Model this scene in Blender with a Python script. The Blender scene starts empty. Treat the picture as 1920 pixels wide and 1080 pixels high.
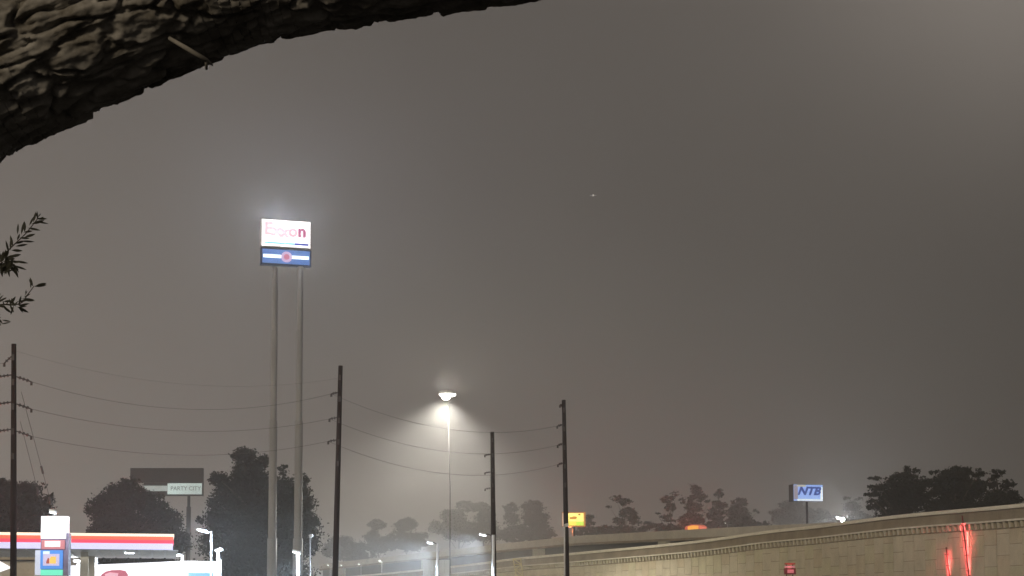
import bpy, math, random
import numpy as np
from mathutils import Vector, noise, Matrix
random.seed(7); RNG = np.random.default_rng(7)
S = bpy.context.scene; COL = S.collection
F = 3000.0; PITCH = math.radians(4); PY = 1160 - F * math.tan(PITCH); EYE = 1.6   # PY: image row of the optical axis

# ------------------------------------------------------------------ camera
cam = bpy.data.cameras.new('camera'); cam_o = bpy.data.objects.new('camera', cam); COL.objects.link(cam_o)
cam.sensor_width = 36; cam.lens = 36 * F / 1920; cam.clip_start = .05; cam.clip_end = 6000
cam.shift_y = (PY - 540) / 1920; cam_o.location = (0, 0, EYE); cam_o.rotation_euler = (math.pi / 2 + PITCH, 0, 0)
S.camera = cam_o

# ------------------------------------------------------------------ world: overcast night sky lit by the town
W = bpy.data.worlds.new('World'); S.world = W; W.use_nodes = True
nt = W.node_tree; nt.nodes.clear()
def wn(t, **k):
    n = nt.nodes.new(t)
    for a, b in k.items(): setattr(n, a, b)
    return n
def wmath(op, a, b=None, c=None, clamp=False):
    n = wn('ShaderNodeMath', operation=op, use_clamp=clamp)
    for i, v in enumerate((a, b, c)):
        if v is None: continue
        if isinstance(v, (int, float)): n.inputs[i].default_value = v
        else: nt.links.new(v, n.inputs[i])
    return n.outputs[0]
tc = wn('ShaderNodeTexCoord'); sx = wn('ShaderNodeSeparateXYZ'); nt.links.new(tc.outputs['Generated'], sx.inputs[0])
az = wmath('ARCTAN2', sx.outputs[0], sx.outputs[1]); el = sx.outputs[2]
elp = wmath('MAXIMUM', el, 0.0)
left = wmath('MULTIPLY_ADD', az, -1.5, 0.5, clamp=True)                       # 1 towards the lit town on the left
low = wmath('EXPONENT', wmath('MULTIPLY', elp, -4.2))
a1 = wmath('MULTIPLY', wmath('MULTIPLY', left, low), 0.190)
a0 = wmath('MULTIPLY_ADD', left, 0.014, 0.047)
dx = wmath('MULTIPLY', wmath('SUBTRACT', az, 0.36), 5.6); dy = wmath('MULTIPLY', wmath('SUBTRACT', el, 0.41), 8.0)
g = wmath('EXPONENT', wmath('MULTIPLY', wmath('ADD', wmath('MULTIPLY', dx, dx), wmath('MULTIPLY', dy, dy)), -1.0))
a2 = wmath('MULTIPLY', g, 0.14)
nz = wn('ShaderNodeTexNoise'); nz.inputs['Scale'].default_value = 2.6; nz.inputs['Detail'].default_value = 3
nt.links.new(tc.outputs['Generated'], nz.inputs['Vector'])
nf = wmath('MULTIPLY_ADD', nz.outputs[0], 0.44, 0.78)
up = wmath('MULTIPLY', wmath('MULTIPLY', elp, elp), 0.10)
tot = wmath('MULTIPLY', wmath('ADD', wmath('ADD', wmath('ADD', a0, a1), a2), up), nf)
cc = wn('ShaderNodeCombineColor')
nt.links.new(wmath('MULTIPLY', tot, 1.13), cc.inputs[0]); nt.links.new(tot, cc.inputs[1]); nt.links.new(wmath('MULTIPLY', tot, .88), cc.inputs[2])
bg = wn('ShaderNodeBackground'); nt.links.new(cc.outputs[0], bg.inputs[0]); bg.inputs[1].default_value = 0.98
wo = wn('ShaderNodeOutputWorld'); nt.links.new(bg.outputs[0], wo.inputs[0])
W.cycles.sampling_method = 'MANUAL'; W.cycles.sample_map_resolution = 256

# ------------------------------------------------------------------ one dim broad lamp: added behind the camera as town glow, to light wall and limb
sun = bpy.data.lights.new('sun', 'SUN'); sun.energy = 1.42; sun.angle = math.radians(14); sun.color = (1, .84, .60)
sun_o = bpy.data.objects.new('sun', sun); COL.objects.link(sun_o)
sun_o.rotation_euler = Vector((-.38, -.68, .27)).to_track_quat('Z', 'Y').to_euler()

vs = S.view_settings; vs.view_transform = 'Standard'; vs.look = 'None'; vs.exposure = 0; vs.gamma = 1
S.render.engine = 'CYCLES'; cy = S.cycles
cy.use_denoising = True; cy.denoiser = 'OPENIMAGEDENOISE'
cy.max_bounces = 5; cy.diffuse_bounces = 2; cy.glossy_bounces = 2; cy.volume_bounces = 1; cy.transparent_max_bounces = 6
cy.sample_clamp_indirect = 4; cy.caustics_reflective = False; cy.caustics_refractive = False
S.render.film_transparent = False

# ------------------------------------------------------------------ helpers
cp, sp = math.cos(PITCH), math.sin(PITCH)
def at(px, py, Y):
    x = (px - 960) / F; y = (PY - py) / F
    d = Vector((x, cp - y * sp, sp + y * cp)); t = Y / d.y
    return Vector((d.x * t, Y, EYE + d.z * t))
def tag(o, label=None, cat=None, group=None, kind=None):
    if label: o['label'] = label
    if cat: o['category'] = cat
    if group: o['group'] = group
    if kind: o['kind'] = kind
    return o
def empty(name, loc, label=None, cat=None, group=None):
    o = bpy.data.objects.new(name, None); COL.objects.link(o); o.location = loc; o.empty_display_size = .3
    return tag(o, label, cat, group)
def link(name, me, mat, parent=None, smooth=False):
    o = bpy.data.objects.new(name, me); COL.objects.link(o)
    for m in (mat if isinstance(mat, (list, tuple)) else [mat]): me.materials.append(m)
    if smooth: me.polygons.foreach_set('use_smooth', [True] * len(me.polygons))
    if parent is not None:
        o.parent = parent; o.matrix_parent_inverse = Matrix.Identity(4)
        pl = parent.location if parent.parent is None else parent.location + parent.parent.location
        me.transform(Matrix.Translation(-pl))
    return o
class MB:
    def __init__(s): s.v = []; s.f = []; s.mi = []; s.uv = {}
    def add(s, v, f, mi=0):
        n = len(s.v); s.v += [tuple(x) for x in v]; s.f += [tuple(i + n for i in q) for q in f]; s.mi += [mi] * len(f); return s
    def box(s, c, size, rz=0, mi=0, bev=0, M=None):
        hx, hy, hz = [d / 2 for d in size]; c = Vector(c)
        if bev <= 0:
            v = [Vector((x, y, z)) for z in (-hz, hz) for x, y in ((-hx, -hy), (hx, -hy), (hx, hy), (-hx, hy))]
            f = [(3, 2, 1, 0), (4, 5, 6, 7), (0, 1, 5, 4), (1, 2, 6, 5), (2, 3, 7, 6), (3, 0, 4, 7)]
        else:
            b = bev; prof = [(hx - b, hz), (hx, hz - b), (hx, -hz + b), (hx - b, -hz), (-hx + b, -hz), (-hx, -hz + b), (-hx, hz - b), (-hx + b, hz)]
            v = [Vector((x, y, z)) for y in (-hy, hy) for x, z in prof]
            f = [tuple(range(8)), tuple(range(15, 7, -1))] + [(i, i + 8, (i + 1) % 8 + 8, (i + 1) % 8) for i in range(8)]
        R = M if M is not None else Matrix.Rotation(rz, 3, 'Z')
        return s.add([c + R @ p for p in v], f, mi)
    def tube(s, pts, rad, n=8, caps=True, mi=0):
        pts = [Vector(p) for p in pts]
        if not hasattr(rad, '__len__'): rad = [rad] * len(pts)
        up = Vector((0, 0, 1)); d0 = (pts[1] - pts[0]).normalized()
        a = d0.cross(up if abs(d0.z) < .9 else Vector((0, 1, 0))).normalized()
        V = []
        for i, p in enumerate(pts):
            d = (pts[min(i + 1, len(pts) - 1)] - pts[max(i - 1, 0)]).normalized()
            a = (a - d * a.dot(d)).normalized(); b = d.cross(a)
            V += [p + (a * math.cos(t) + b * math.sin(t)) * rad[i] for t in [2 * math.pi * k / n for k in range(n)]]
        Fc = [(i * n + k, i * n + (k + 1) % n, (i + 1) * n + (k + 1) % n, (i + 1) * n + k) for i in range(len(pts) - 1) for k in range(n)]
        if caps: Fc += [tuple(range(n - 1, -1, -1)), tuple((len(pts) - 1) * n + k for k in range(n))]
        return s.add(V, Fc, mi)
    def prism(s, poly, origin, ax, ay, depth, mi=0):
        ax, ay = Vector(ax), Vector(ay); nn = ax.cross(ay).normalized() * depth; o = Vector(origin); n = len(poly)
        V = [o + ax * x + ay * y for x, y in poly]; V += [p + nn for p in V]
        return s.add(V, [tuple(range(n - 1, -1, -1)), tuple(range(n, 2 * n))] + [(i, (i + 1) % n, (i + 1) % n + n, i + n) for i in range(n)], mi)
    def sphere(s, c, r, sc=(1, 1, 1), nu=12, nv=8, mi=0):
        c = Vector(c); V = []
        for j in range(1, nv):
            t = math.pi * j / nv
            for i in range(nu):
                p = 2 * math.pi * i / nu
                V.append(c + Vector((r * sc[0] * math.sin(t) * math.cos(p), r * sc[1] * math.sin(t) * math.sin(p), r * sc[2] * math.cos(t))))
        V += [c + Vector((0, 0, r * sc[2])), c - Vector((0, 0, r * sc[2]))]; T = len(V) - 2
        Fc = [(j * nu + i, (j + 1) * nu + i, (j + 1) * nu + (i + 1) % nu, j * nu + (i + 1) % nu) for j in range(nv - 2) for i in range(nu)]
        Fc += [(T, i, (i + 1) % nu) for i in range(nu)] + [(T + 1, (nv - 2) * nu + (i + 1) % nu, (nv - 2) * nu + i) for i in range(nu)]
        return s.add(V, Fc, mi)
    def build(s, name, mat, parent=None, smooth=False):
        me = bpy.data.meshes.new(name); me.from_pydata(s.v, [], s.f)
        if any(s.mi): me.polygons.foreach_set('material_index', s.mi)
        me.update(); return link(name, me, mat, parent, smooth)
def text(name, body, size, loc, R, mat, parent, ext=.01, shear=0, off=0, align='CENTER', xs=1.0):
    cu = bpy.data.curves.new(name, 'FONT'); cu.body = body; cu.size = size; cu.extrude = ext; cu.shear = shear; cu.offset = off
    cu.align_x = align; cu.align_y = 'CENTER'; cu.resolution_u = 3
    t = bpy.data.objects.new(name + '_tmp', cu); COL.objects.link(t)
    me = bpy.data.meshes.new_from_object(t.evaluated_get(bpy.context.evaluated_depsgraph_get()))
    bpy.data.objects.remove(t); bpy.data.curves.remove(cu)
    me.name = name; me.transform(Matrix.Translation(loc) @ R.to_4x4() @ Matrix.Diagonal((xs, 1, 1, 1)))
    me.materials.clear()
    return link(name, me, mat, parent)
FRONT = Matrix.Rotation(math.pi / 2, 3, 'X')     # text upright, facing the camera (-Y)

# ------------------------------------------------------------------ materials
def mat(name, col, rough=.8, var=.25, scale=3., bump=.0, bscale=20., metal=0, stretch=(1, 1, 1), col2=None, detail=6):
    m = bpy.data.materials.new(name); m.use_nodes = True; t = m.node_tree; b = t.nodes['Principled BSDF']
    b.inputs['Roughness'].default_value = rough; b.inputs['Metallic'].default_value = metal; b.inputs['Specular IOR Level'].default_value = .25 if rough < .9 else .04
    tcn = t.nodes.new('ShaderNodeTexCoord'); mp = t.nodes.new('ShaderNodeMapping'); mp.inputs['Scale'].default_value = stretch
    t.links.new(tcn.outputs['Object'], mp.inputs[0])
    n = t.nodes.new('ShaderNodeTexNoise'); n.inputs['Scale'].default_value = scale; n.inputs['Detail'].default_value = detail; n.inputs['Roughness'].default_value = .65
    t.links.new(mp.outputs[0], n.inputs['Vector'])
    r = t.nodes.new('ShaderNodeValToRGB'); r.color_ramp.elements[0].position = .3; r.color_ramp.elements[1].position = .7
    c2 = col2 or [min(1, c * (1 + var)) for c in col]; c1 = [c * (1 - var) for c in col]
    r.color_ramp.elements[0].color = (*c1, 1); r.color_ramp.elements[1].color = (*c2, 1)
    t.links.new(n.outputs[0], r.inputs[0]); t.links.new(r.outputs[0], b.inputs['Base Color'])
    if bump:
        n2 = t.nodes.new('ShaderNodeTexNoise'); n2.inputs['Scale'].default_value = bscale; n2.inputs['Detail'].default_value = 8
        t.links.new(mp.outputs[0], n2.inputs['Vector']); bp = t.nodes.new('ShaderNodeBump'); bp.inputs['Strength'].default_value = bump
        t.links.new(n2.outputs[0], bp.inputs['Height']); t.links.new(bp.outputs[0], b.inputs['Normal'])
    return m
def emi(name, col, st, var=.12, scale=2.5):
    m = bpy.data.materials.new(name); m.use_nodes = True; t = m.node_tree; b = t.nodes['Principled BSDF']
    b.inputs['Base Color'].default_value = (*[min(.2, c * .2) for c in col], 1); b.inputs['Roughness'].default_value = .4
    tcn = t.nodes.new('ShaderNodeTexCoord'); n = t.nodes.new('ShaderNodeTexNoise'); n.inputs['Scale'].default_value = scale
    t.links.new(tcn.outputs['Object'], n.inputs['Vector'])
    mm = t.nodes.new('ShaderNodeMath'); mm.operation = 'MULTIPLY_ADD'; mm.inputs[1].default_value = 2 * var * st; mm.inputs[2].default_value = st * (1 - var)
    t.links.new(n.outputs[0], mm.inputs[0]); t.links.new(mm.outputs[0], b.inputs['Emission Strength'])
    b.inputs['Emission Color'].default_value = (*col, 1)
    return m
M_asph = mat('asphalt', (.05, .05, .05), .9, .3, 1.5, .3, 60)
M_grass = mat('grass_ground', (.05, .06, .03), .95, .4, .6, .4, 30)
M_paint = mat('road_paint', (.7, .68, .62), .7, .15, 4)
M_wood = mat('creosoted_wood', (.020, .013, .011), .9, .35, 5, .4, 30, stretch=(1, 1, .1))
M_steel = mat('galvanised_steel', (.23, .228, .225), .55, .16, 1.2, .1, 20, metal=.0, stretch=(1, 1, .25))
M_wire = mat('aluminium_wire', (.10, .09, .085), .6, .1)
M_ins = mat('polymer_insulator', (.06, .05, .05), .5, .2)
M_dark = mat('dark_paint', (.035, .033, .035), .6, .2)
M_white = mat('white_paint', (.72, .73, .76), .5, .06, 2)
M_grey = mat('grey_panel', (.52, .51, .50), .6, .1, 1.2, stretch=(3, 3, .3))
M_beige = mat('beige_stucco', (.40, .35, .27), .85, .12, 2, .2, 25)
M_roof = mat('roof_gravel', (.2, .19, .18), .9, .2, 6)
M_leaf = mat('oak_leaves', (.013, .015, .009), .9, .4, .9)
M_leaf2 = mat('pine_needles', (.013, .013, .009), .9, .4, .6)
M_trunk = mat('tree_bark', (.06, .05, .04), .9, .3, 3, .5, 14, stretch=(1, 1, .3))
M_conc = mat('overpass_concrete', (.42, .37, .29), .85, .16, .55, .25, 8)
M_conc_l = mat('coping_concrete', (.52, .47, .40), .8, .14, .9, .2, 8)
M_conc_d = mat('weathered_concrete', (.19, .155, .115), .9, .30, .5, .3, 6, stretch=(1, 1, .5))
M_girder = mat('girder_paint', (.045, .040, .035), .7, .25, .6)
M_pier = mat('pier_concrete', (.30, .28, .22), .85, .14, .6)

# ------------------------------------------------------------------ ground
def sheet(name, x0, y0, x1, y1, z, m, n=1):
    o = MB().add([(x0, y0, z), (x1, y0, z), (x1, y1, z), (x0, y1, z)], [(0, 1, 2, 3)]).build(name, m); return tag(o, kind='structure')
sheet('ground', -600, -120, 600, 820, 0, M_grass)
sheet('parking_lot', -60, -40, 60, 60, .004, M_asph)
sheet('gas_station_forecourt', -70, 64, -2, 112, .004, mat('forecourt_concrete', (.26, .25, .23), .9, .15, 1, .2, 20))
rd = MB()
rd.add([(-200, 60.5, .008), (200, 60.5, .008), (200, 63.5, .008), (-200, 63.5, .008)], [(0, 1, 2, 3)])
tag(rd.build('frontage_road', M_asph), kind='structure')
mk = MB()
for i in range(40): mk.add([(-160 + 8 * i, 61.9, .012), (-157 + 8 * i, 61.9, .012), (-157 + 8 * i, 62.05, .012), (-160 + 8 * i, 62.05, .012)], [(0, 1, 2, 3)])
tag(mk.build('road_markings', M_paint), kind='structure')

# ------------------------------------------------------------------ overpass in front: a retaining wall that follows a curve
def catmull(P, n=8):
    out = []
    for i in range(len(P) - 1):
        p0 = P[max(i - 1, 0)]; p1 = P[i]; p2 = P[i + 1]; p3 = P[min(i + 2, len(P) - 1)]
        for k in range(n):
            t = k / n
            out.append(.5 * ((2 * p1) + (p2 - p0) * t + (2 * p0 - 5 * p1 + 4 * p2 - p3) * t * t + (3 * p1 - p0 - 3 * p2 + p3) * t ** 3))
    out.append(P[-1]); return out
class Path:
    def __init__(s, pts):
        s.p = catmull(pts); s.L = [0]
        for a, b in zip(s.p, s.p[1:]): s.L.append(s.L[-1] + (b.xy - a.xy).length)
        s.len = s.L[-1]
    def get(s, d):
        d = min(max(d, 0), s.len - 1e-6); i = int(np.searchsorted(s.L, d, side='right')) - 1
        t = (d - s.L[i]) / (s.L[i + 1] - s.L[i]); p = s.p[i].lerp(s.p[i + 1], t)
        a, b = s.p[max(i - 1, 0)], s.p[min(i + 2, len(s.p) - 1)]
        tg = (b.xy - a.xy).normalized(); n = Vector((tg.y, -tg.x))
        if n.y > 0: n = -n
        return p, n
    def pt(s, d, off, dz, absz=None):
        p, n = s.get(d); return Vector((p.x + n.x * off, p.y + n.y * off, (p.z + dz) if absz is None else absz))
    def sweep(s, mb, prof, d0=None, d1=None, step=2.0, mi=0):
        d0 = 0 if d0 is None else d0; d1 = s.len if d1 is None else d1
        k = max(1, int((d1 - d0) / step)); n = len(prof); V = []
        for i in range(k + 1):
            d = d0 + (d1 - d0) * i / k
            for q in prof: V.append(s.pt(d, q[0], q[1] if q[1] is not None else 0, q[2] if len(q) > 2 else None))
        Fc = [(i * n + j, i * n + (j + 1) % n, (i + 1) * n + (j + 1) % n, (i + 1) * n + j) for i in range(k) for j in range(n)]
        Fc += [tuple(range(n - 1, -1, -1)), tuple(k * n + j for j in range(n))]
        mb.add(V, Fc, mi)
front = Path([at(*a) for a in ((2700, 852, 76), (2400, 890, 86), (2150, 918, 97), (1920, 945, 110), (1690, 966, 125), (1540, 985, 138), (1440, 996, 147), (1342, 1010, 156), (1255, 1020, 165), (1080, 1036.5, 185), (977, 1046, 200), (880, 1058, 215), (740, 1073, 245), (600, 1086, 275))])
wall = empty('retaining_wall', (front.p[0].x, front.p[0].y, 0), 'long curved concrete retaining wall of panels carrying the near highway ramp', 'wall')
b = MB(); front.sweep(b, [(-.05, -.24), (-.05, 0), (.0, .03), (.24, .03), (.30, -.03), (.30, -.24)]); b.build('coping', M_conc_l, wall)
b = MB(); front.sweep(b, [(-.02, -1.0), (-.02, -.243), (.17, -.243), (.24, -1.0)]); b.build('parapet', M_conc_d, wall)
b = MB(); front.sweep(b, [(-.02, -1.13), (-.02, -1.003), (.52, -1.003), (.52, -1.13)]); b.build('ledge', M_conc_l, wall)
b = MB(); d = 0.3
while d < front.len - 1:
    front.sweep(b, [(.183, -1.56), (.183, -1.133), (.44, -1.133), (.38, -1.56)], d, d + .26, step=1); d += .69
b.build('bracket_band', M_conc, wall)
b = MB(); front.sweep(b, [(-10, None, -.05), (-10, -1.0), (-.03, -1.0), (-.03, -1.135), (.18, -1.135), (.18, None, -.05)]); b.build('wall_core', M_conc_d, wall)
# panels, staggered, each one real slab with a groove round it
pa = MB(); d = .2; ci = 0
while d < front.len - 1.7:
    top = front.get(d)[0].z - 1.62; z0 = -.05 + (0.76 if ci % 2 else 0); zs = [-.05] + ([z0] if ci % 2 else []) + [z0 + 1.52 * k for k in range(1, 9)]
    zs = [z for z in zs if z < top - .25] + [top]
    for za, zb in zip(zs, zs[1:]):
        o = .22 + random.uniform(-.004, .006)
        q = [front.pt(d + u, w, 0, z) for u in (.02, 1.50) for z in (za + .02, zb - .02) for w in (.183, o)]
        pa.add(q, [(0, 2, 3, 1), (4, 5, 7, 6), (1, 3, 7, 5), (2, 6, 7, 3), (0, 1, 5, 4)], random.choice((0, 0, 1, 2)))
    d += 1.52; ci += 1
def flute(name, col, amp=.5):
    m = mat(name, col, .9, .15, .8, .2, 10, stretch=(1, 1, .6)); t = m.node_tree; b_ = t.nodes['Principled BSDF']
    uvn = t.nodes.new('ShaderNodeUVMap'); w = t.nodes.new('ShaderNodeTexWave'); w.inputs['Scale'].default_value = 1.1; w.inputs['Distortion'].default_value = .5
    w.bands_direction = 'X'; t.links.new(uvn.outputs[0], w.inputs['Vector'])
    bp = t.nodes.new('ShaderNodeBump'); bp.inputs['Strength'].default_value = amp; bp.inputs['Distance'].default_value = .04
    t.links.new(w.outputs['Fac'], bp.inputs['Height'])
    old = b_.inputs['Normal'].links[0].from_node; t.links.new(bp.outputs[0], old.inputs['Normal'])
    return m
po = pa.build('panel_facing', [flute('fluted_panel', (.43, .375, .29)), flute('fluted_panel_brown', (.41, .345, .255)), flute('fluted_panel_olive', (.42, .375, .27))], wall)
uv = po.data.uv_layers.new(name='UVMap'); L = wall.location
for lp in po.data.loops:
    v = po.data.vertices[lp.vertex_index].co; uv.data[lp.index].uv = ((v.x - v.y), v.z)
# pale ribs low on the wall
rb = MB()
for px in (1090, 1130, 1137, 1152, 1172, 1178, 1195, 1201, 1217, 1222, 1241, 1247, 1262, 1270, 1276, 1288, 1293, 1297, 1312, 1318, 1328, 1339):
    best = min((abs((lambda q: 960 + F * q.x / (q.y * cp + (q.z - EYE) * sp))(front.pt(dd, .25, -3)) - px), dd) for dd in np.arange(40, front.len, .25))[1]
    h = random.uniform(2.9, 4.3)
    front.sweep(rb, [(.226, None, .1), (.226, None, h), (.30, None, h), (.30, None, .1)], best, best + .16, step=1)
rb.build('pale_rib', mat('pale_rib_tone', (.72, .66, .55), .8, .1, 2), wall)
b = MB(); front.sweep(b, [(-9.8, -.996), (-9.8, -.98), (-.04, -.98), (-.04, -.996)]); tag(b.build('ramp_road', M_asph), kind='structure')

# ------------------------------------------------------------------ rear flyover on piers
rear = Path([at(*a) for a in ((2300, 1010, 118), (2000, 1000, 132), (1750, 988, 150), (1600, 979, 165), (1500, 982.5, 175), (1386, 988, 190), (1255, 995, 205), (1167, 1000, 218), (1080, 1005, 230), (1013, 1012, 243), (949, 1018.5, 258), (850, 1030, 280), (740, 1042, 305), (600, 1058, 340))])
fly = empty('flyover_bridge', (rear.p[0].x, rear.p[0].y, 0), 'higher flyover bridge with dark girders and pale parapet behind the retaining wall', 'bridge')
b = MB(); rear.sweep(b, [(-.3, -1.05), (-.3, 0), (.0, 0), (.12, -.5), (.25, -1.05)]); b.build('parapet', mat('flyover_concrete', (.30, .275, .23), .85, .15, .5), fly)
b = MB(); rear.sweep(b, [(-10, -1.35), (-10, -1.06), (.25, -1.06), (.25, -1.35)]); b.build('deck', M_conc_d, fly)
for o in (-.9, -4.5, -8.2):
    b = MB(); rear.sweep(b, [(o - .25, -3.1), (o - .25, -1.353), (o + .25, -1.353), (o + .25, -3.1)]); b.build('girder', M_girder, fly)
def rear_d(px):
    return min((abs(960 + F * rear.pt(dd, 0, 0).x / (rear.pt(dd, 0, 0).y * cp + (rear.pt(dd, 0, 0).z - EYE) * sp) - px), dd) for dd in np.arange(0, rear.len, .5))[1]
for px in (1249, 1010, 800, 640, 1800):
    dd = rear_d(px) - 1
    b = MB(); rear.sweep(b, [(-9.5, -4.3), (-9.5, -3.12), (-1.2, -3.12), (-1.2, -1.38), (.62, -1.38), (.62, -3.6), (-1.5, -4.3)], dd, dd + 2.1, step=3)
    pr = b.build('pier_cap', M_pier, fly)
    b = MB(); rear.sweep(b, [(-6.5, None, -.05), (-6.5, -4.303), (-2.8, -4.303), (-2.8, None, -.05)], dd + .2, dd + 1.9, step=3); b.build('pier', M_pier, fly)

# ------------------------------------------------------------------ trees
def np_mesh(name, V, nq):
    me = bpy.data.meshes.new(name); n = len(V)
    me.vertices.add(n); me.vertices.foreach_set('co', V.astype(np.float32).ravel())
    me.loops.add(n); me.loops.foreach_set('vertex_index', np.arange(n, dtype=np.int32))
    me.polygons.add(nq); me.polygons.foreach_set('loop_start', np.arange(nq, dtype=np.int32) * 4)
    me.update(calc_edges=True); me.validate(); return me
def leaf_quads(P, size, asp=.55):
    n = len(P); a = RNG.normal(size=(n, 3)); a /= np.linalg.norm(a, axis=1)[:, None]
    b_ = RNG.normal(size=(n, 3)); b_ -= a * (a * b_).sum(1)[:, None]; b_ /= np.linalg.norm(b_, axis=1)[:, None]
    s = size * RNG.uniform(.6, 1.4, (n, 1)); a *= s / 2; b_ *= s / 2 * asp
    return np.stack([P - a, P - a * .1 + b_, P + a, P + a * .1 - b_], 1).reshape(-1, 3)
def tree(name, label, lobes, Y, leafm, leaf=.3, dens=1., group=None, cat='tree', trunk_px=None, tr=.35, base_y=None, gap=.42, flat=1., dspread=1.5):
    s = Y / F; cx = trunk_px if trunk_px is not None else sum(l[0] for l in lobes) / len(lobes)
    base = at(cx, 900, Y); base.z = 0
    t = empty(name, base, label, cat, group)
    P = []; cents = []
    for lx, ly, rx, ry in lobes:
        c = at(lx, ly, Y + random.uniform(-dspread, dspread)); R = np.array([rx * s, (rx + ry) / 2 * s, ry * s])
        cents.append((c, R))
        nsub = max(3, int(9 * (R[0] * R[2]) / 1.2 * dens)); nsub = min(nsub, 60)
        for k in range(nsub):                                   # clumps of leaves spread through the lobe
            u = RNG.normal(size=3); u /= np.linalg.norm(u); rr = RNG.uniform(.35, 1.0) ** .6
            cc_ = np.array(c) + u * R * rr * .86; cr = min(R) * RNG.uniform(.18, .42) * np.array([1.25, 1.25, .8 * flat])
            m_ = int(26 * dens + 120 * dens * (cr[0] / leaf) ** 2 * .16)
            q = RNG.normal(size=(m_, 3)) * .62; P.append(cc_ + q * cr)
        m_ = int(30 * dens * R[0] * R[2] / leaf ** 2 * .35)
        q = RNG.normal(size=(m_, 3)); q /= np.linalg.norm(q, axis=1)[:, None]; q *= RNG.uniform(0, 1, (m_, 1)) ** .45
        P.append(np.array(c) + q * R * .92)
    P = np.concatenate(P)
    keep = np.fromiter((noise.noise(Vector(p) / (leaf * 5.5)) > gap - .85 for p in P), bool, len(P)); P = P[keep]
    P = P[P[:, 2] > .3]
    me = np_mesh('crown', leaf_quads(P, leaf), len(P)); link('crown', me, leafm, t)
    tb = MB(); zs = [c.z for c, _ in cents]; ztop = max(zs); zl = min(min(zs), ztop * .55)
    n = 9; line = []
    for i in range(n + 1):
        f = i / n; line.append(Vector((base.x + .25 * math.sin(i * 1.3), Y + .2 * math.cos(i * 1.7), ztop * .93 * f)))
    tb.tube(line, [tr * (1 - .85 * (i / n)) for i in range(n + 1)], 9)
    for c, R in cents:
        if min(R) < .15: continue
        z0 = max(1.5, min(c.z * .8, ztop * .85) - abs(c.x - base.x) * .3); f = z0 / (ztop * .93)
        a = Vector((base.x, Y, z0)); m_ = a.lerp(c, .5) + Vector((0, 0, .3))
        tb.tube([a, m_, Vector(c)], [tr * .35 * (1 - .6 * min(f, 1)), tr * .2, .02], 6)
    tb.build('trunk', M_trunk, t, True)
    return t
gb = 'broadleaf trees around the gas station'; gf = 'hazy trees beyond the highway'; gr = 'dark trees behind the retaining wall'
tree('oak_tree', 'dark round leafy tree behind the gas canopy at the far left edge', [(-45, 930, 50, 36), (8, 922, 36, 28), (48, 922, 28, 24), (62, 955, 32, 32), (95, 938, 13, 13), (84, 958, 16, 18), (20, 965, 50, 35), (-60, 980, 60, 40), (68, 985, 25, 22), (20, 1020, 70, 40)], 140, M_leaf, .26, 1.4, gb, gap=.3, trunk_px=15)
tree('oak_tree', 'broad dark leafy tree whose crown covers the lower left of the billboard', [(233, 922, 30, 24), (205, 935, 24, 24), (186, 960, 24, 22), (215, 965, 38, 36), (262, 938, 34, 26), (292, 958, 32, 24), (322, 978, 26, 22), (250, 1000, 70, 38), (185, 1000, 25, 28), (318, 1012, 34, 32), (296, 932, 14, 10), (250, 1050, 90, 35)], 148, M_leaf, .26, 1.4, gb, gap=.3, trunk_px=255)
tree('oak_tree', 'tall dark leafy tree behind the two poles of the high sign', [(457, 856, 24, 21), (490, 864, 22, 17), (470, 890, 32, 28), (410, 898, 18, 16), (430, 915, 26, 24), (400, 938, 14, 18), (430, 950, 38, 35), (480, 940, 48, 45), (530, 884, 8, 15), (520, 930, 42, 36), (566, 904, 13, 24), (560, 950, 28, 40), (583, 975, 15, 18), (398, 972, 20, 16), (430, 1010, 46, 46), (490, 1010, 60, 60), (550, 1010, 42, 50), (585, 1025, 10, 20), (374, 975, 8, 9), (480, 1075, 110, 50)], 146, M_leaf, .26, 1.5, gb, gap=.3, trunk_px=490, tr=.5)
def pines(label, lobes, Y, px, leaf=.45, dens=.85, gap=.47, g=gf, **k):
    if Y > 200:
        Y *= 1.3; leaf *= 1.2
        lobes = lobes + [(px, max(l[1] for l in lobes) + 6, 36, 11), (px + 22, max(l[1] for l in lobes) + 3, 22, 9)]
    return tree('pine_tree', label, lobes, Y, M_leaf2, leaf, dens, g, trunk_px=px, gap=gap, flat=.75, **k)
pines('faint grey tree in the mist just right of the second wooden pole', [(640, 1020, 24, 16), (668, 1036, 34, 20), (618, 1032, 14, 16)], 370, 645)
pines('faint round-topped tree right of the second wooden pole, left one of a close pair', [(708, 984, 17, 12), (700, 1006, 14, 14), (720, 1020, 24, 16)], 380, 710)
pines('faint round-topped tree left of the lamp post, right one of a close pair', [(762, 984, 22, 14), (745, 1000, 14, 12), (770, 1015, 28, 20), (795, 1002, 10, 8)], 380, 762)
pines('wide hazy tree under the high mast light', [(872, 950, 22, 12), (850, 970, 24, 16), (826, 990, 26, 14), (866, 995, 44, 22), (838, 962, 10, 7)], 350, 860)
pines('hazy tree right behind the shortest wooden pole', [(902, 952, 20, 12), (915, 972, 20, 16), (905, 996, 34, 20)], 352, 906)
pines('narrow hazy tree between the shortest wooden pole and the yellow sign', [(957, 953, 12, 12), (958, 975, 15, 14), (965, 1000, 26, 16)], 335, 960)
pines('hazy tree with a rounded crown left of the yellow sign', [(998, 952, 22, 14), (1004, 975, 26, 18), (1000, 1000, 44, 16), (1022, 985, 10, 6)], 330, 1002)
pines('low dark bush-like tree against the right side of the yellow sign', [(1108, 975, 12, 12), (1100, 990, 20, 10), (1135, 992, 18, 8)], 300, 1110)
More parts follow.
